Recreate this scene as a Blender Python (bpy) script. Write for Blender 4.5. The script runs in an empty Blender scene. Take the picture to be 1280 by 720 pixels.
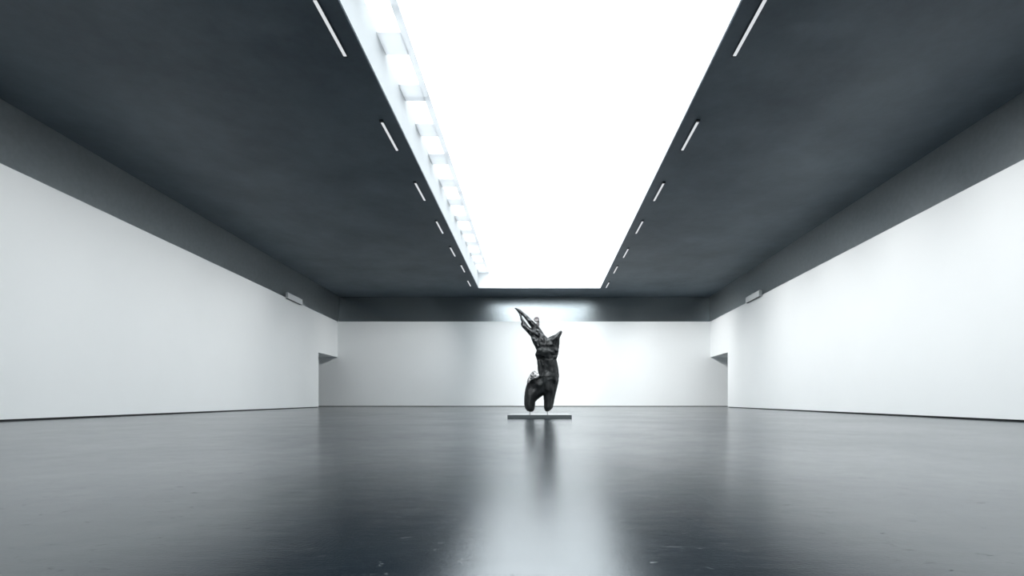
import bpy, bmesh, math
import numpy as np
from mathutils import Vector

C = bpy.context.scene.collection
EYE = 0.40            # camera height
F = 620.0             # focal length in pixels of the 1280 wide frame
VX, VY = 673.0, 499.0 # where lines running down the hall meet

# ------------------------------------------------------------------ materials
def mat(name):
    m = bpy.data.materials.new(name); m.use_nodes = True
    nt = m.node_tree; nt.nodes.clear()
    out = nt.nodes.new('ShaderNodeOutputMaterial')
    return m, nt, out
def N(nt, t, **kw):
    n = nt.nodes.new(t)
    for k, v in kw.items():
        if k in n.inputs: n.inputs[k].default_value = v
        else: setattr(n, k, v)
    return n
def ramp(nt, src, stops):
    r = nt.nodes.new('ShaderNodeValToRGB')
    e = r.color_ramp.elements
    while len(e) < len(stops): e.new(0.5)
    for i, (p, c) in enumerate(stops):
        e[i].position = p
        e[i].color = (c, c, c, 1) if not isinstance(c, tuple) else (*c, 1)
    nt.links.new(src, r.inputs['Fac'])
    return r.outputs['Color']
def noise(nt, vec, scale, detail=4, rough=0.55, stretch=None):
    n = nt.nodes.new('ShaderNodeTexNoise')
    n.inputs['Scale'].default_value = scale
    n.inputs['Detail'].default_value = detail
    n.inputs['Roughness'].default_value = rough
    if stretch:
        mp = nt.nodes.new('ShaderNodeMapping'); mp.inputs['Scale'].default_value = stretch
        nt.links.new(vec, mp.inputs['Vector']); vec = mp.outputs['Vector']
    nt.links.new(vec, n.inputs['Vector'])
    return n.outputs['Fac']
def bump(nt, h, strength, dist):
    b = nt.nodes.new('ShaderNodeBump')
    b.inputs['Strength'].default_value = strength
    b.inputs['Distance'].default_value = dist
    nt.links.new(h, b.inputs['Height'])
    return b.outputs['Normal']
def objvec(nt):
    return nt.nodes.new('ShaderNodeTexCoord').outputs['Object']

def m_plaster(name, col, var=0.015, rough=0.7):
    m, nt, out = mat(name)
    v = objvec(nt)
    p = N(nt, 'ShaderNodeBsdfPrincipled', Roughness=rough)
    lo = tuple(c*(1-var) for c in col)
    nt.links.new(ramp(nt, noise(nt, v, 0.8), [(0.3, lo), (0.7, col)]), p.inputs['Base Color'])
    nt.links.new(bump(nt, noise(nt, v, 60, 3), 0.08, 0.002), p.inputs['Normal'])
    p.inputs['Specular IOR Level'].default_value = 0.3
    nt.links.new(p.outputs[0], out.inputs[0])
    return m
def m_concrete(name, a, b, rough, metallic=0.0, spec=0.5, bs=0.25):
    m, nt, out = mat(name)
    v = objvec(nt)
    p = N(nt, 'ShaderNodeBsdfPrincipled', Metallic=metallic)
    n1 = noise(nt, v, 0.55, 8, 0.62)
    n2 = noise(nt, v, 7.0, 6, 0.6)
    mx = N(nt, 'ShaderNodeMath', operation='MULTIPLY_ADD')
    mx.inputs[1].default_value = 0.35
    nt.links.new(n2, mx.inputs[0]); nt.links.new(n1, mx.inputs[2])
    nt.links.new(ramp(nt, mx.outputs[0], [(0.48, a), (0.88, b)]), p.inputs['Base Color'])
    nt.links.new(ramp(nt, n2, [(0.3, rough-0.05), (0.7, rough+0.05)]), p.inputs['Roughness'])
    nt.links.new(bump(nt, noise(nt, v, 22, 6, 0.65), bs, 0.004), p.inputs['Normal'])
    p.inputs['Specular IOR Level'].default_value = spec
    nt.links.new(p.outputs[0], out.inputs[0])
    return m
def m_floor():
    m, nt, out = mat('polished dark screed')
    v = objvec(nt)
    p = N(nt, 'ShaderNodeBsdfPrincipled')
    n1 = noise(nt, v, 0.5, 7, 0.6)
    n2 = noise(nt, v, 5.0, 8, 0.7)
    n3 = noise(nt, v, 130.0, 4, 0.65)
    nt.links.new(ramp(nt, n2, [(0.3, (0.004, 0.009, 0.014)), (0.7, (0.007, 0.013, 0.020))]), p.inputs['Base Color'])
    mx = N(nt, 'ShaderNodeMath', operation='MULTIPLY_ADD'); mx.inputs[1].default_value = 0.5
    nt.links.new(n2, mx.inputs[0]); nt.links.new(n1, mx.inputs[2])
    nt.links.new(ramp(nt, mx.outputs[0], [(0.55, ROUGH_LO), (0.95, ROUGH_HI)]), p.inputs['Roughness'])
    # fine aggregate and shallow trowel marks
    b1 = nt.nodes.new('ShaderNodeBump'); b1.inputs['Strength'].default_value = 0.28; b1.inputs['Distance'].default_value = 0.0015
    nt.links.new(n3, b1.inputs['Height'])
    b2 = nt.nodes.new('ShaderNodeBump'); b2.inputs['Strength'].default_value = 0.2; b2.inputs['Distance'].default_value = 0.004
    nt.links.new(noise(nt, v, 6.0, 6, 0.6, (0.45, 1.3, 1)), b2.inputs['Height'])
    nt.links.new(b1.outputs[0], b2.inputs['Normal'])
    nt.links.new(b2.outputs[0], p.inputs['Normal'])
    # sparse small scuffs
    sc_ = ramp(nt, noise(nt, v, 20.0, 9, 0.75, (0.6, 1.0, 1)), [(0.62, 0.0), (0.66, 1.0)])
    b3 = nt.nodes.new('ShaderNodeBump'); b3.inputs['Strength'].default_value = 0.18; b3.inputs['Distance'].default_value = 0.003
    nt.links.new(sc_, b3.inputs['Height']); nt.links.new(b2.outputs[0], b3.inputs['Normal'])
    nt.links.new(b3.outputs[0], p.inputs['Normal'])
    p.inputs['IOR'].default_value = 1.82
    p.inputs['Specular Tint'].default_value = (0.90, 0.965, 1.0, 1)
    nt.links.new(p.outputs[0], out.inputs[0])
    return m
def m_plain(name, col, rough=0.5, metallic=0.0, grain=0.03):
    m, nt, out = mat(name)
    v = objvec(nt)
    p = N(nt, 'ShaderNodeBsdfPrincipled', Metallic=metallic)
    nt.links.new(ramp(nt, noise(nt, v, 9), [(0.3, tuple(c*0.9 for c in col)), (0.7, col)]), p.inputs['Base Color'])
    nt.links.new(ramp(nt, noise(nt, v, 40), [(0.3, max(rough-grain, 0)), (0.7, rough+grain)]), p.inputs['Roughness'])
    nt.links.new(p.outputs[0], out.inputs[0])
    return m
def m_bronze(name, a, b, rough, bstr, metallic=0.55, wear=1.5):
    m, nt, out = mat(name)
    v = objvec(nt)
    p = N(nt, 'ShaderNodeBsdfPrincipled', Metallic=metallic)
    n1 = noise(nt, v, 7, 6, 0.6)
    pt = nt.nodes.new('ShaderNodeNewGeometry').outputs['Pointiness']
    ma = N(nt, 'ShaderNodeMath', operation='MULTIPLY_ADD'); ma.inputs[1].default_value = wear
    nt.links.new(pt, ma.inputs[0])
    sb = N(nt, 'ShaderNodeMath', operation='SUBTRACT'); sb.inputs[1].default_value = 0.5*wear
    nt.links.new(n1, sb.inputs[0]); nt.links.new(sb.outputs[0], ma.inputs[2])
    nt.links.new(ramp(nt, ma.outputs[0], [(0.40, a), (0.72, b)]), p.inputs['Base Color'])
    nt.links.new(ramp(nt, noise(nt, v, 14, 4), [(0.3, rough-0.08), (0.7, rough+0.1)]), p.inputs['Roughness'])
    nt.links.new(bump(nt, noise(nt, v, 26, 5, 0.6), bstr, 0.02), p.inputs['Normal'])
    nt.links.new(p.outputs[0], out.inputs[0])
    return m
def m_glass():
    m, nt, out = mat('clear roof glass')
    t = N(nt, 'ShaderNodeBsdfTransparent'); t.inputs['Color'].default_value = (0.97, 0.985, 0.99, 1)
    g = N(nt, 'ShaderNodeBsdfGlossy'); g.inputs['Roughness'].default_value = 0.02
    mx = N(nt, 'ShaderNodeMixShader'); mx.inputs[0].default_value = 0.04
    nt.links.new(t.outputs[0], mx.inputs[1]); nt.links.new(g.outputs[0], mx.inputs[2])
    nt.links.new(mx.outputs[0], out.inputs[0])
    return m
def m_milky(name, col, trans):
    m, nt, out = mat(name)
    t = N(nt, 'ShaderNodeBsdfTranslucent'); t.inputs['Color'].default_value = (*col, 1)
    d = N(nt, 'ShaderNodeBsdfDiffuse'); d.inputs['Color'].default_value = (*col, 1)
    v = objvec(nt)
    nt.links.new(ramp(nt, noise(nt, v, 3), [(0.3, tuple(c*0.97 for c in col)), (0.7, col)]), d.inputs['Color'])
    mx = N(nt, 'ShaderNodeMixShader'); mx.inputs[0].default_value = trans
    nt.links.new(d.outputs[0], mx.inputs[1]); nt.links.new(t.outputs[0], mx.inputs[2])
    nt.links.new(mx.outputs[0], out.inputs[0])
    return m
def m_lamp(name, strength):
    m, nt, out = mat(name)
    e = N(nt, 'ShaderNodeEmission'); e.inputs['Color'].default_value = (0.93, 0.97, 1, 1); e.inputs['Strength'].default_value = strength
    nt.links.new(e.outputs[0], out.inputs[0])
    return m

ROUGH_LO, ROUGH_HI = 0.155, 0.215
M_WHITE = m_plaster('white wall paint', (0.84, 0.86, 0.865))
M_CEIL = m_concrete('dark grey concrete ceiling', (0.068, 0.092, 0.116), (0.124, 0.158, 0.188), 0.55)
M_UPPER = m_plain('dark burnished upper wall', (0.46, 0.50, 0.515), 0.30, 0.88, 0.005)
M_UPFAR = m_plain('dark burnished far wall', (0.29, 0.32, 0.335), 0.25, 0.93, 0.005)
M_FLOOR = m_floor()
M_GAP = m_plain('black shadow gap', (0.012, 0.014, 0.016), 0.6)
M_SHAFT_L = m_plaster('skylight lining with painted shade', (0.48, 0.495, 0.505))  # left lining coloured darker than the right to hold its shade
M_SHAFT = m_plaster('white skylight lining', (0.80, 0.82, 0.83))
M_GLASS = m_glass()
M_SHELF = m_milky('milky white skylight grille', (0.79, 0.80, 0.81), 0.455)
M_BAR = m_milky('milky white glazing bar', (0.85, 0.86, 0.87), 0.8)
M_HOUS = m_plain('dark anodised housing', (0.03, 0.035, 0.04), 0.45, 0.3)
M_LAMP = m_lamp('lit light strip diffuser', 0.78)
M_ALU = m_plain('satin pale aluminium', (0.55, 0.57, 0.58), 0.35, 0.5)
M_PALE = m_plain('pale grey enamel', (0.74, 0.76, 0.77), 0.5)
M_STEEL = m_plain('polished steel plate', (0.075, 0.085, 0.09), 0.12, 0.0, 0.01)
M_ROD = m_plain('polished steel rod', (0.7, 0.72, 0.73), 0.12, 1.0)
M_BRONZE = m_bronze('blackened bronze', (0.006, 0.007, 0.008), (0.011, 0.014, 0.0145), 0.44, 0.7, 0.1, 1.2)
M_BRONZE2 = m_bronze('blackened bronze with worn edges', (0.010, 0.011, 0.012), (0.16, 0.165, 0.17), 0.34, 0.8, 0.5, 4.0)
M_KNOB = m_bronze('rubbed grey bronze', (0.05, 0.045, 0.045), (0.50, 0.46, 0.47), 0.35, 0.3)
M_BRIGHT = m_bronze('bright rubbed bronze', (0.012, 0.012, 0.012), (0.95, 0.93, 0.94), 0.3, 0.8, 0.4, 5.0)

# ------------------------------------------------------------------ mesh helpers
def prism(bm, pts, z0, z1):
    """upright solid on the footprint pts"""
    a = sum(pts[i][0]*pts[(i+1) % len(pts)][1]-pts[(i+1) % len(pts)][0]*pts[i][1] for i in range(len(pts)))
    if a < 0: pts = pts[::-1]
    lo = [bm.verts.new((x, y, z0)) for x, y in pts]
    hi = [bm.verts.new((x, y, z1)) for x, y in pts]
    bm.faces.new(lo[::-1]); bm.faces.new(hi)
    n = len(pts)
    for i in range(n):
        bm.faces.new((lo[i], lo[(i+1) % n], hi[(i+1) % n], hi[i]))
def box(bm, x0, x1, y0, y1, z0, z1):
    prism(bm, [(x0, y0), (x1, y0), (x1, y1), (x0, y1)], z0, z1)
def cyl(bm, x, y, z0, z1, r, n=20):
    prism(bm, [(x+r*math.cos(i*2*math.pi/n), y+r*math.sin(i*2*math.pi/n)) for i in range(n)], z0, z1)
def obj(name, bm, m, parent=None, bevel=0.0, smooth=False):
    me = bpy.data.meshes.new(name); bm.to_mesh(me); bm.free()
    me.materials.append(m)
    o = bpy.data.objects.new(name, me); C.objects.link(o)
    if parent: o.parent = parent
    if smooth:
        for p in me.polygons: p.use_smooth = True
    if bevel:
        b = o.modifiers.new('bevel', 'BEVEL'); b.width = bevel; b.segments = 2; b.limit_method = 'ANGLE'
    return o
def mk(fn):
    bm = bmesh.new(); fn(bm); return bm
def struct(name, fn, m, bevel=0.0):
    o = obj(name, mk(fn), m, None, bevel); o['kind'] = 'structure'
    return o
def empty(name, loc, rz=0):
    o = bpy.data.objects.new(name, None); C.objects.link(o)
    o.location = loc; o.rotation_euler.z = rz; o.empty_display_size = 0.2
    return o
def tag(o, label, cat, group=None):
    o['label'] = label; o['category'] = cat
    if group: o['group'] = group

# ------------------------------------------------------------------ the hall
Y0, YB, YU, YE = -8.0, 26.7, 26.9, 27.6       # near end, white far wall, dark far wall above it, outside
ZW, ZC, ZD, ZG = 4.58, 5.96, 2.66, 6.79       # white wall top, ceiling, opening height, skylight glass
GAP = 0.038
XLo, XRo = -11.6, 10.3
def xl(y): return -9.53-0.0714*(y-8.78)        # white walls splay slightly
def xr(y): return 8.46+0.0443*(y-8.64)
def ul(y): return -9.95-0.0489*(y-9.17)
def ur(y): return 8.77+0.0294*(y-8.95)
YD = 23.94                                     # near jamb of both corner openings
def sl(y): return -2.79-0.0122*(y-6.91)        # skylight edges
def sr(y): return 2.84+0.0150*(y-6.91)
SY0, SY1 = -4.0, 24.9

struct('floor', lambda b: box(b, -15.6, 14.3, Y0-0.3, YE, -0.3, 0), M_FLOOR)

def wl(b, ins=0.0, z0=GAP, z1=ZW, header=True):
    prism(b, [(xl(Y0)-ins, Y0), (xl(YD)-ins, YD-ins), (XLo, YD-ins), (XLo, Y0)], z0, z1)
    if header: prism(b, [(xl(YD), YD), (xl(YB), YB), (XLo, YB), (XLo, YD)], ZD, ZW)
def wr(b, ins=0.0, z0=GAP, z1=ZW, header=True):
    prism(b, [(xr(Y0)+ins, Y0), (xr(YD)+ins, YD-ins), (XRo, YD-ins), (XRo, Y0)], z0, z1)
    if header: prism(b, [(xr(YD), YD), (xr(YB), YB), (XRo, YB), (XRo, YD)], ZD, ZW)
struct('wall_left', wl, M_WHITE)
struct('wall_right', wr, M_WHITE)
struct('wall_far', lambda b: box(b, -15.3, 14.0, YB, YE, GAP, ZW), M_WHITE)
struct('wall_near', lambda b: box(b, XLo, XRo, Y0-0.3, Y0, GAP, ZC), M_WHITE)
struct('baseboard_left', lambda b: wl(b, 0.03, 0, GAP, False), M_GAP)
struct('baseboard_right', lambda b: wr(b, 0.03, 0, GAP, False), M_GAP)
struct('baseboard_far', lambda b: box(b, -15.3, 14.0, YB+0.03, YE, 0, GAP), M_GAP)
struct('baseboard_near', lambda b: box(b, XLo, XRo, Y0-0.3, Y0-0.03, 0, GAP), M_GAP)
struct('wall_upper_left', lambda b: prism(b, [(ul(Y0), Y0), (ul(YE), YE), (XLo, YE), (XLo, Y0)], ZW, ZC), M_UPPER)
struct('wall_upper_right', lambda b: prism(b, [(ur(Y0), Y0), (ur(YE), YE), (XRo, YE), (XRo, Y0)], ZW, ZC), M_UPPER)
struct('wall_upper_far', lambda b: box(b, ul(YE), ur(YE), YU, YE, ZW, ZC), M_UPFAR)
# side passages behind the two corner openings
def passage(b, xa, xb):
    x0, x1 = min(xa, xb), max(xa, xb)
    box(b, x0, x1, YD-0.3, YD, GAP, ZD)
    box(b, xb-0.15, xb+0.15, YD-0.3, YB, 0, ZD)
    box(b, x0, x1, YD-0.3, YB, ZD, ZD+0.3)
struct('wall_passage_left', lambda b: passage(b, XLo, -15.2), M_WHITE)
struct('wall_passage_right', lambda b: passage(b, XRo, 13.9), M_WHITE)
def ceil(b):
    z1 = ZC+0.4
    prism(b, [(XLo, Y0-0.3), (sl(SY0), Y0-0.3), (sl(SY0), SY0), (sl(SY1), SY1), (sl(SY1), YE), (XLo, YE)], ZC, z1)
    prism(b, [(XRo, Y0-0.3), (sr(SY0), Y0-0.3), (sr(SY0), SY0), (sr(SY1), SY1), (sr(SY1), YE), (XRo, YE)], ZC, z1)
    prism(b, [(sl(SY1), SY1), (sr(SY1), SY1), (sr(SY1), YE), (sl(SY1), YE)], ZC, z1)
    prism(b, [(sl(SY0), Y0-0.3), (sr(SY0), Y0-0.3), (sr(SY0), SY0), (sl(SY0), SY0)], ZC, z1)
struct('ceiling', ceil, M_CEIL)

# ------------------------------------------------------------------ skylight
sky = empty('window_1', (0, 10, ZC)); sky['kind'] = 'structure'
def under(o):
    o.parent = sky; o.location = (0, -10, -ZC); return o
E = 0.02   # lining stands a little above the ceiling soffit so the concrete edge stays crisp
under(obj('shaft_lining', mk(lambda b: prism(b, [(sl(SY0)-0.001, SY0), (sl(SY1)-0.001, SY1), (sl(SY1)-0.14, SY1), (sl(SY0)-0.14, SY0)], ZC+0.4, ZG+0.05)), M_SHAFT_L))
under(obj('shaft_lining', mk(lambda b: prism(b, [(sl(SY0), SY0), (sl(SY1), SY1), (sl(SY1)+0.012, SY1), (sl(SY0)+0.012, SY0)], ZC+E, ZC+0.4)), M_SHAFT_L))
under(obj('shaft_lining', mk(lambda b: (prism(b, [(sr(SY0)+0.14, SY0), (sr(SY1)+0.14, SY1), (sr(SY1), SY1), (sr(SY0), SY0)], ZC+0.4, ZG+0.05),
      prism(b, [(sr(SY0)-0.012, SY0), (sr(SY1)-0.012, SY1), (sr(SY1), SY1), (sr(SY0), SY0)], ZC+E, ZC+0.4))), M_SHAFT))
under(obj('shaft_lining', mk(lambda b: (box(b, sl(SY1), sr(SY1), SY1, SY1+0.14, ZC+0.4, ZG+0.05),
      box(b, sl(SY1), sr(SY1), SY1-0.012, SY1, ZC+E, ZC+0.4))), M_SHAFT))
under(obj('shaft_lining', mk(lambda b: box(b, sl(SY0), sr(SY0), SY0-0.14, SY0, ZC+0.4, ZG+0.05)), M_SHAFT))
def shelf(b):
    xa = lambda y: sl(y)
    p, w = 1.43, 0.56
    y = 8.60-1.43*8
    while y < SY1-0.3:                      # cross bars of the side grille
        prism(b, [(sl(y), y), (sl(y)+0.42, y), (sl(y)+0.42, y+w), (sl(y), y+w)], ZG-0.03, ZG)
        y += p
    prism(b, [(sl(SY0)+0.42, SY0), (sl(SY1)+0.42, SY1), (sl(SY1)+0.54, SY1), (sl(SY0)+0.54, SY0)], ZG-0.03, ZG)
under(obj('side_grille', mk(shelf), M_SHELF))
ny = 12
ys = [SY0+(SY1-SY0)*i/ny for i in range(ny+1)]
for i in range(ny):
    a, c = ys[i], ys[i+1]
    under(obj('glass_pane', mk(lambda b: prism(b, [(sl(a), a+0.03), (sr(a), a+0.03), (sr(c), c-0.03), (sl(c), c-0.03)], ZG+0.03, ZG+0.05)), M_GLASS))
for i in range(1, ny):
    under(obj('glazing_bar', mk(lambda b: box(b, sl(ys[i]), sr(ys[i]), ys[i]-0.03, ys[i]+0.03, ZG+0.02, ZG+0.09)), M_BAR))

# ------------------------------------------------------------------ light strips beside the skylight
left_px = [((394, 3), (431, 69)), ((478, 154), (496, 188)), ((519, 229), (531, 251)), ((545, 277), (554, 292)),
           ((562, 309), (569.5, 321)), ((576, 332), (581, 340)), ((583, 349), (589.5, 359.5))]
right_px = [((956.5, 2), (918, 69)), ((872, 153), (853, 188)), ((829.5, 230), (817.5, 251)), ((804, 276), (794.5, 293)),
            ((786, 310), (778.5, 323.5)), ((771.5, 334), (767.5, 341)), ((762, 352.5), (757, 360.5))]
def strip_copy(src):
    r = src.copy(); C.objects.link(r)
    for ch in src.children:
        c = ch.copy(); C.objects.link(c); c.parent = r
    return r
proto = None
WALL_FILL = {'left': 480.0, 'right': 660.0}
words = ['nearest', 'second', 'third', 'fourth', 'fifth', 'sixth', 'farthest']
ZL = ZC-EYE-0.03
for side, arr in (('left', left_px), ('right', right_px)):
    for k, (p, q) in enumerate(arr):
        da, db = ZL*F/(VY-p[1]), ZL*F/(VY-q[1])
        xa, xb = (p[0]-VX)*da/F, (q[0]-VX)*db/F
        L = 1.12
        ym = 0.5*(da+db); xm = 0.5*(xa+xb)
        if proto is None:
            proto = empty('ceiling_light', (0, 0, 0))
            obj('housing', mk(lambda b: box(b, -0.036, 0.036, -L/2-0.04, L/2+0.04, -0.020, 0.0)), M_HOUS, proto, 0.004)
            obj('diffuser', mk(lambda b: box(b, -0.026, 0.026, -L/2, L/2, -0.032, -0.018)), M_LAMP, proto, 0.005)
            obj('end_cap', mk(lambda b: box(b, -0.036, 0.036, -L/2-0.06, -L/2-0.012, -0.036, 0.0)), M_HOUS, proto, 0.004)
            t = proto
        else: t = strip_copy(proto)
        t.location = (xm, ym, ZC)
        t.rotation_euler.z = math.atan(-0.0122*-1) if side == 'left' else -math.atan(0.0150)
        # unseen spot added at each strip to brighten the white walls
        sp = bpy.data.lights.new('added wall fill spot', 'SPOT'); sp.energy = WALL_FILL[side]*(1.5 if k == 5 else 1.0); sp.shadow_soft_size = 0.0
        sp.spot_size = math.radians(70); sp.spot_blend = 1.0; sp.color = (0.985, 0.99, 0.985)
        s_o = bpy.data.objects.new('added wall fill spot', sp); C.objects.link(s_o)
        s_o.location = (xm, ym, ZC-0.06)
        s_o.rotation_euler = Vector(((-1 if side == 'left' else 1)*(0.7 if k == 5 else 1), 0.75 if k == 5 else 0.0, -0.54)).to_track_quat('-Z', 'Y').to_euler()
        tag(t, f'{words[k]} slim white light strip on the dark ceiling along the {side} edge of the skylight',
            'ceiling light', 'light strips along the skylight')

# ------------------------------------------------------------------ lights on top of the white side walls
def washer(x, y, rz, side):
    t = empty('wall_light', (x, y, ZW), rz)
    obj('housing', mk(lambda b: box(b, 0.004, 0.12, -0.72, 0.72, -0.05, 0.19)), M_PALE, t, 0.012)
    obj('louvre', mk(lambda b: box(b, 0.02, 0.105, -0.68, 0.68, -0.062, -0.049)), M_HOUS, t)
    for yy in (-0.5, 0.5):
        obj('bracket', mk(lambda b: box(b, -0.12, 0.01, yy-0.03, yy+0.03, 0.0, 0.03)), M_HOUS, t)
    obj('end_cap', mk(lambda b: box(b, 0.0, 0.125, 0.715, 0.745, -0.055, 0.195)), M_ALU, t, 0.006)
    tag(t, f'small pale grey box light sitting on the top edge of the {side} white wall', 'wall light', 'box lights on the white walls')
washer(xl(21.0), 21.0, math.atan(0.0714), 'left')
washer(xr(20.6), 20.6, math.pi-math.atan(0.0443), 'right')

# ------------------------------------------------------------------ the plate the sculpture stands on
PD = 10.33
PX0, PX1 = (634.3-VX)*PD/F, (714.8-VX)*PD/F
PT = 0.072
plate = obj('plinth_plate', mk(lambda b: box(b, -(PX1-PX0)/2, (PX1-PX0)/2, 0, 1.3, 0, PT)), M_STEEL, None, 0.004)
plate.location = ((PX0+PX1)/2, PD, 0)
tag(plate, 'low dark grey steel plate on the floor under the bronze sculpture', 'plinth')

# ------------------------------------------------------------------ the sculpture
SD = 10.98
S = SD/F                       # metres per photo pixel at the sculpture
def P(x, y): return ((x-VX)*S, (VY-y)*S+EYE)
rng = np.random.RandomState(7)
def lattice(seed): return np.random.RandomState(seed).rand(32, 32, 32)
def vnoise(x, y, z, s, seed):
    g = lattice(seed)
    x, y, z = x/s+100.3, y/s+100.7, z/s+100.1
    i, j, k = np.floor(x).astype(int), np.floor(y).astype(int), np.floor(z).astype(int)
    u, v, w = x-i, y-j, z-k
    u, v, w = u*u*(3-2*u), v*v*(3-2*v), w*w*(3-2*w)
    G = lambda a, b, c: g[(i+a) % 32, (j+b) % 32, (k+c) % 32]
    return ((G(0,0,0)*(1-u)+G(1,0,0)*u)*(1-v)+(G(0,1,0)*(1-u)+G(1,1,0)*u)*v)*(1-w) + \
           ((G(0,0,1)*(1-u)+G(1,0,1)*u)*(1-v)+(G(0,1,1)*(1-u)+G(1,1,1)*u)*v)*w - 0.5
def polydist(X, Z, pts):
    """signed distance to a closed outline, positive inside"""
    d = np.full(X.shape, 1e9); ins = np.zeros(X.shape, bool)
    n = len(pts)
    for i in range(n):
        ax, az = pts[i]; bx, bz = pts[(i+1) % n]
        ex, ez = bx-ax, bz-az
        t = np.clip(((X-ax)*ex+(Z-az)*ez)/(ex*ex+ez*ez+1e-12), 0, 1)
        d = np.minimum(d, np.hypot(X-ax-t*ex, Z-az-t*ez))
        c = ((az > Z) != (bz > Z)) & (X < (bx-ax)*(Z-az)/(bz-az+1e-12)+ax)
        ins ^= c
    return np.where(ins, d, -d)
def round_cone(X, Y, Z, a, b, ra, rb, sy=1.0):
    """distance to a tapered limb from a to b; negative inside"""
    a = np.array(a, float); b = np.array(b, float)
    e = b-a; L2 = (e*e).sum()
    t = np.clip(((X-a[0])*e[0]+(Y-a[1])*e[1]+(Z-a[2])*e[2])/L2, 0, 1)
    return np.sqrt((X-a[0]-t*e[0])**2+((Y-a[1]-t*e[1])/sy)**2+(Z-a[2]-t*e[2])**2)-(ra+(rb-ra)*t)
def smin(a, b, k):
    h = np.clip(0.5+0.5*(b-a)/k, 0, 1)
    return b*(1-h)+a*h-k*h*(1-h)
def surface(Fv, xs, ys, zs):
    """naive surface nets: closed mesh of the zero level of Fv"""
    ins = Fv < 0
    nx, ny, nz = Fv.shape
    acc = np.zeros((nx-1, ny-1, nz-1, 3)); cnt = np.zeros((nx-1, ny-1, nz-1))
    for ax in range(3):
        others = [a for a in range(3) if a != ax]
        for o1 in (0, 1):
            for o2 in (0, 1):
                off = [0, 0, 0]; off[others[0]] = o1; off[others[1]] = o2
                off2 = list(off); off2[ax] = 1
                sA = tuple(slice(off[a], off[a]+Fv.shape[a]-1) for a in range(3))
                sB = tuple(slice(off2[a], off2[a]+Fv.shape[a]-1) for a in range(3))
                fa, fb = Fv[sA], Fv[sB]
                cr = (fa < 0) != (fb < 0)
                t = np.where(cr, fa/(fa-fb+1e-20), 0)
                for a in range(3):
                    acc[..., a] += np.where(cr, off[a] if a != ax else t, 0)
                cnt += cr
    act = cnt > 0
    idx = -np.ones(act.shape, int); idx[act] = np.arange(act.sum())
    g = np.argwhere(act)
    rel = acc[act]/cnt[act][:, None]
    v = np.stack([xs[0]+(g[:, 0]+rel[:, 0])*(xs[1]-xs[0]), ys[0]+(g[:, 1]+rel[:, 1])*(ys[1]-ys[0]), zs[0]+(g[:, 2]+rel[:, 2])*(zs[1]-zs[0])], 1)
    faces = []
    for ax in range(3):
        a1, a2 = (ax+1) % 3, (ax+2) % 3
        sA = [slice(None)]*3; sB = [slice(None)]*3
        sA[ax] = slice(0, -1); sB[ax] = slice(1, None)
        A, B = ins[tuple(sA)], ins[tuple(sB)]
        e = np.argwhere(A != B)
        e = e[(e[:, a1] > 0) & (e[:, a2] > 0) & (e[:, a1] < Fv.shape[a1]-1) & (e[:, a2] < Fv.shape[a2]-1)]
        flip = A[tuple(e.T)]
        q = []
        for d1, d2 in ((1, 1), (0, 1), (0, 0), (1, 0)):
            c = e.copy(); c[:, a1] -= d1; c[:, a2] -= d2
            q.append(idx[tuple(c.T)])
        q = np.stack(q, 1)
        q[~flip] = q[~flip][:, ::-1]
        faces.append(q)
    f = np.concatenate(faces)
    return v, f[(f >= 0).all(1)]
def solid(name, field, bounds, h, m, parent, origin):
    x0, x1, y0, y1, z0, z1 = bounds
    xs = np.arange(x0, x1, h); ys_ = np.arange(y0, y1, h); zs = np.arange(z0, z1, h)
    X, Y, Z = np.meshgrid(xs, ys_, zs, indexing='ij')
    Fv = field(X, Y, Z, xs, zs)
    v, f = surface(Fv, xs, ys_, zs)
    v = v-np.array(origin)
    me = bpy.data.meshes.new(name)
    me.from_pydata(v.tolist(), [], f.tolist()); me.update()
    me.polygons.foreach_set('use_smooth', [True]*len(me.polygons))
    me.materials.append(m)
    o = bpy.data.objects.new(name, me); C.objects.link(o); o.parent = parent
    return o
def inflate(X, Z, xs, zs, pts, R, k):
    """half depth at each point of an outline: rounded like a limb of that breadth"""
    X2, Z2 = np.meshgrid(xs, zs, indexing='ij')
    D = polydist(X2, Z2, pts)
    Dc = np.clip(D, 0, R)
    T = k*np.sqrt(Dc*(2*R-Dc))
    return D, T

torso_px = [(671.5, 436), (670, 440.5), (669.2, 444), (670.3, 447), (671.6, 451), (671.8, 457), (672, 461), (673, 465.5), (671, 467),
            (668, 465), (664, 468), (661, 473), (659, 479), (657, 485), (655.9, 491), (655.3, 499), (655.5, 506), (656.6, 510.5), (659, 513.6),
            (662, 514.5), (666, 514.3), (668, 512), (668.6, 507), (669, 502.5), (671.5, 499.5), (675.5, 496.6), (679.2, 494), (679.8, 499),
            (680, 505), (680.1, 510), (681.3, 513.6), (684, 514.6), (687.6, 513.2), (690.6, 510), (692.2, 504), (693.3, 498), (695, 491),
            (696.8, 483.5), (698.2, 477), (698.8, 470), (698.4, 463), (697.4, 457), (696.2, 451.5), (695.6, 448.5), (697, 445.5),
            (698, 441), (698.6, 436), (699.3, 430), (699.6, 423), (700.5, 420.5), (702.3, 417), (702.6, 414.8), (701.6, 413.6), (699.4, 414),
            (697, 416.3), (694.5, 418.3), (690.5, 419.4), (687, 421.2), (684.5, 422.7), (682, 424), (677, 424), (671, 428)]
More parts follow.
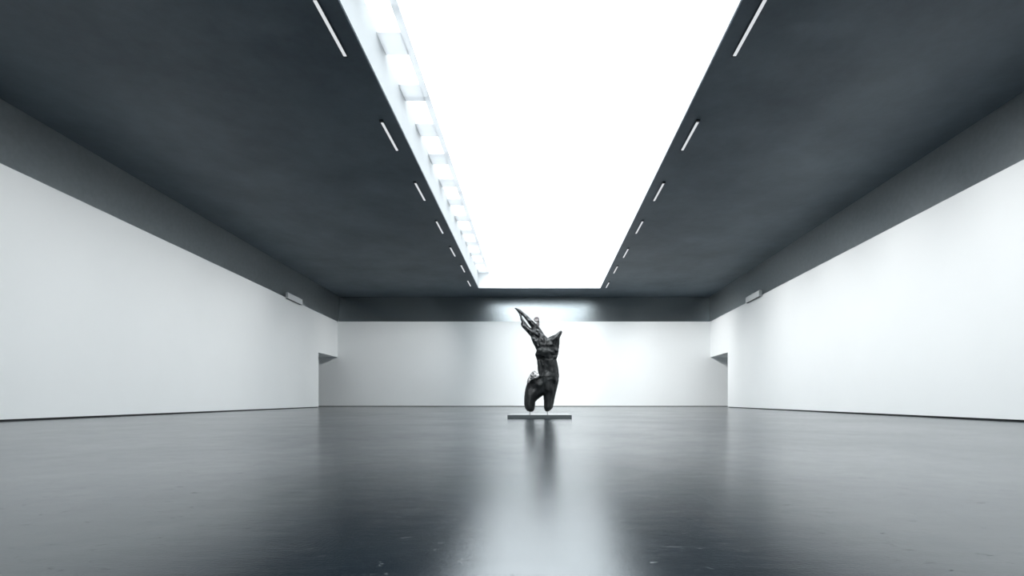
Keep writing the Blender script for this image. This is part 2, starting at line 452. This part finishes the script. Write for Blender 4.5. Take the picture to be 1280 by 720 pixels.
wing_px = [(642.6, 384.2), (645.5, 383.9), (651, 386.4), (657, 391.4), (663, 397.4), (668, 402.4), (671.5, 405.2), (674.3, 409), (677.5, 413.6),
           (680.2, 418), (684.2, 422.4), (688, 428), (688, 434), (684, 441), (676, 444), (671.4, 440), (669, 434), (666.4, 429), (664.4, 424.5),
           (663.6, 421), (661, 418), (657, 413.3), (653, 409.3), (651.3, 406.3), (651.3, 403.6), (652, 402), (650.6, 399.5), (649.8, 395), (648.6, 391.6), (645.8, 387.6)]
slit_px = [(651.6, 392.6), (654.2, 395.4), (657.8, 400.2), (661.5, 405.4), (664.6, 409.8), (662.4, 409.2), (658.6, 405), (655.4, 400.6), (652.8, 396.2)]
W = lambda l: [P(*p) for p in l]
fig_o = ((674-VX)*S, SD, PT)
fig = empty('bronze_sculpture', fig_o)
tag(fig, 'black bronze abstract torso with a raised wing-like arm on the steel plate', 'sculpture')

def rough_noise(X, Y, Z, amt):
    n = vnoise(X, Y, Z, 0.16, 1)*0.9 + vnoise(X, Y, Z, 0.07, 2)*0.55 + np.abs(vnoise(X, Y, Z, 0.11, 3))*0.9
    return (n-0.16)*amt
def torso_field(X, Y, Z, xs, zs):
    D, T = inflate(X, Z, xs, zs, W(torso_px), 0.20, 1.05)
    X2, Z2 = np.meshgrid(xs, zs, indexing='ij')
    yc = SD + 0.05*np.sin((Z2-0.2)*2.2) - 0.05*np.clip((X2-0.0)/0.3, -1, 1)*np.clip((0.75-Z2)/0.4, 0, 1)*-1
    yc = yc[:, None, :]
    Fv = np.abs(Y-yc)-T[:, None, :]
    Fv = np.where(D[:, None, :] > 0, Fv, np.hypot(np.maximum(np.abs(Y-yc), 0), -D[:, None, :])+0.0)
    # folds and bosses laid over chest and hip (built as thick rolls on the surface)
    def roll(a, b, ra, rb, y0, y1, k=0.03):
        nonlocal Fv
        (ax, az), (bx, bz) = P(*a), P(*b)
        Fv = smin(Fv, round_cone(X, Y, Z, (ax, SD+y0, az), (bx, SD+y1, bz), ra, rb), k)
    roll((671.5, 444), (694, 447), 0.045, 0.035, -0.15, -0.15)
    roll((674, 439), (683, 441), 0.05, 0.04, -0.17, -0.18)
    roll((682, 428), (691, 441), 0.035, 0.03, -0.14, -0.17)
    roll((689, 424), (700.8, 415.8), 0.035, 0.026, -0.09, 0.0)
    roll((694, 426), (696, 440), 0.03, 0.03, -0.13, -0.15)
    roll((675, 452), (676, 470), 0.04, 0.035, -0.15, -0.15, 0.05)
    roll((688, 452), (692, 474), 0.06, 0.07, -0.15, -0.13, 0.08)
    roll((683, 470), (686, 486), 0.07, 0.06, -0.15, -0.14, 0.08)
    roll((664, 474), (674, 482), 0.06, 0.06, -0.11, -0.14, 0.06)
    roll((661, 489), (662, 506), 0.045, 0.05, -0.09, -0.08, 0.06)
    roll((687, 492), (686, 508), 0.05, 0.05, -0.09, -0.07, 0.06)
    up = np.clip((Z-1.15)/0.25, 0.35, 1.0)
    return Fv + (rough_noise(X, Y, Z, 0.075)*up + 0.022*vnoise(X, Y, Z/4.0, 0.045, 11)*(1.2-up))*np.clip(T[:, None, :]/0.08, 0, 1)
def wing_field(X, Y, Z, xs, zs):
    D, T = inflate(X, Z, xs, zs, W(wing_px), 0.15, 0.95)
    D2, _ = inflate(X, Z, xs, zs, W(slit_px), 0.15, 1)
    D = np.minimum(D, -D2)
    Dc = np.clip(D, 0, 0.14)
    T = 0.95*np.sqrt(Dc*(0.28-Dc))
    X2, Z2 = np.meshgrid(xs, zs, indexing='ij')
    yc = (SD-0.02+0.10*np.clip((Z2-1.7)/0.7, 0, 1))[:, None, :]
    Fv = np.where(D[:, None, :] > 0, np.abs(Y-yc)-T[:, None, :], np.hypot(Y-yc, D[:, None, :]))
    def roll(a, b, ra, rb, y0, y1, k=0.02):
        nonlocal Fv
        (ax, az), (bx, bz) = P(*a), P(*b)
        Fv = smin(Fv, round_cone(X, Y, Z, (ax, SD+y0, az), (bx, SD+y1, bz), ra, rb), k)
    roll((670, 410.5), (679.5, 424), 0.026, 0.03, -0.13, -0.15)
    roll((667.5, 416), (674, 421), 0.035, 0.03, -0.11, -0.14)
    roll((669, 424), (673, 433), 0.035, 0.04, -0.12, -0.14)
    roll((677, 424), (684, 434), 0.03, 0.03, -0.15, -0.16)
    roll((656, 394), (668, 406), 0.022, 0.032, 0.0, -0.06)
    roll((655, 406), (664, 417), 0.026, 0.03, -0.02, -0.07)
    return Fv + (rough_noise(X+3, Y, Z, 0.085) + 0.03*np.abs(vnoise(X+Z*0.7, Y, (Z-X)/4.0, 0.04, 12)))*np.clip(T[:, None, :]/0.07, 0, 1)
def bnd(pts, pad=0.05, dy=0.34):
    w = W(pts); x = [p[0] for p in w]; z = [p[1] for p in w]
    return (min(x)-pad, max(x)+pad, SD-dy, SD+dy, min(z)-pad, max(z)+pad)
H = 0.0095
torso = solid('torso', torso_field, bnd(torso_px), H, M_BRONZE, fig, fig_o)
wing = solid('raised_wing', wing_field, bnd(wing_px), H*0.8, M_BRONZE2, fig, fig_o)
# curled knob behind the wing
kx, kz = P(670.7, 398.8); nx_, nz_ = P(672.3, 406)
def knob_field(X, Y, Z, xs, zs):
    R, r = 0.043, 0.019
    q = np.hypot(X-kx, Z-kz)-R
    ring = np.hypot(q, Y-SD-0.02)-r
    core = np.sqrt((X-kx)**2+((Y-SD-0.02)*3.2)**2+(Z-kz)**2)-0.034
    Fv = smin(ring, core, 0.015)
    Fv = smin(Fv, round_cone(X, Y, Z, (kx+0.035, SD+0.02, kz-0.045), (nx_, SD+0.03, nz_), 0.022, 0.034), 0.02)
    return Fv + vnoise(X, Y, Z, 0.03, 5)*0.008
knob = solid('knob', knob_field, (kx-0.13, kx+0.13, SD-0.1, SD+0.14, kz-0.20, kz+0.12), 0.006, M_KNOB, fig, fig_o)
knob['label'] = 'rubbed grey curled knob'
# bright crumpled fold on the hip
hip_px = [(668, 463.4), (664.4, 466.5), (662, 470), (659.3, 475.5), (658.6, 479.5), (662, 478.5), (664.5, 475), (668, 474), (672, 473.3), (674.4, 470.5), (673.6, 468), (671, 466.5)]
def hip_field(X, Y, Z, xs, zs):
    D, T = inflate(X, Z, xs, zs, W(hip_px), 0.07, 1.0)
    X2, Z2 = np.meshgrid(xs, zs, indexing='ij')
    yc = (SD-0.235+0.6*np.clip(-(X2-P(666, 0)[0]), 0, 0.2)+0.25*np.clip(Z2-P(0, 471)[1], 0, 0.3))[:, None, :]
    Fv = np.where(D[:, None, :] > 0, np.abs(Y-yc)-T[:, None, :], np.hypot(Y-yc, D[:, None, :]))
    return Fv + (np.abs(vnoise(X, Y, Z, 0.05, 8))-0.12)*0.10*np.clip(T[:, None, :]/0.05, 0, 1)
hip = solid('hip_fold', hip_field, bnd(hip_px, 0.05, 0.34), 0.006, M_BRIGHT, fig, fig_o)
hip['label'] = 'bright crumpled fold on the hip'
for px_, yy in ((662.5, SD-0.03), (684.3, SD+0.03)):
    x = P(px_, 0)[0]
    obj('support_rod', mk(lambda b: cyl(b, x-fig_o[0], yy-fig_o[1], 0, 0.075, 0.009)), M_ROD, fig)

# ------------------------------------------------------------------ daylight
SKY = 4.3
w = bpy.data.worlds.new('overcast sky'); bpy.context.scene.world = w; w.use_nodes = True
bg = w.node_tree.nodes['Background']
bg.inputs['Color'].default_value = (0.92, 0.97, 1.0, 1); bg.inputs['Strength'].default_value = SKY
pl = bpy.data.lights.new('skylight portal', 'AREA'); pl.shape = 'RECTANGLE'
pl.size = 6.4; pl.size_y = SY1-SY0+0.4; pl.cycles.is_portal = True
po = bpy.data.objects.new('skylight portal', pl); C.objects.link(po)
po.location = (0.03, (SY0+SY1)/2, ZG+0.12)
sun = bpy.data.lights.new('hazy sun', 'SUN'); sun.energy = 8.5; sun.angle = math.radians(70); sun.color = (1.0, 0.985, 0.97)
so = bpy.data.objects.new('hazy sun', sun); C.objects.link(so)
so.rotation_euler = Vector((0.50, 0.95, -0.75)).to_track_quat('-Z', 'Y').to_euler()
so.location = (-12, 0, 16)

# ------------------------------------------------------------------ camera
cam = bpy.data.cameras.new('camera'); co = bpy.data.objects.new('camera', cam); C.objects.link(co)
co.location = (0, 0, EYE); co.rotation_euler = (math.radians(90), 0, 0)
cam.sensor_width = 36; cam.lens = F/1280*36
cam.shift_x = -(VX-640)/1280; cam.shift_y = (VY-360)/1280
cam.clip_start = 0.05; cam.clip_end = 200
sc = bpy.context.scene
sc.camera = co
sc.view_settings.view_transform = 'Standard'; sc.view_settings.look = 'None'
sc.view_settings.gamma = 1; sc.view_settings.use_curve_mapping = False
sc.view_settings.exposure = 0.0
sc.cycles.max_bounces = 10; sc.cycles.diffuse_bounces = 7; sc.cycles.transparent_max_bounces = 12
sc.cycles.use_denoising = True
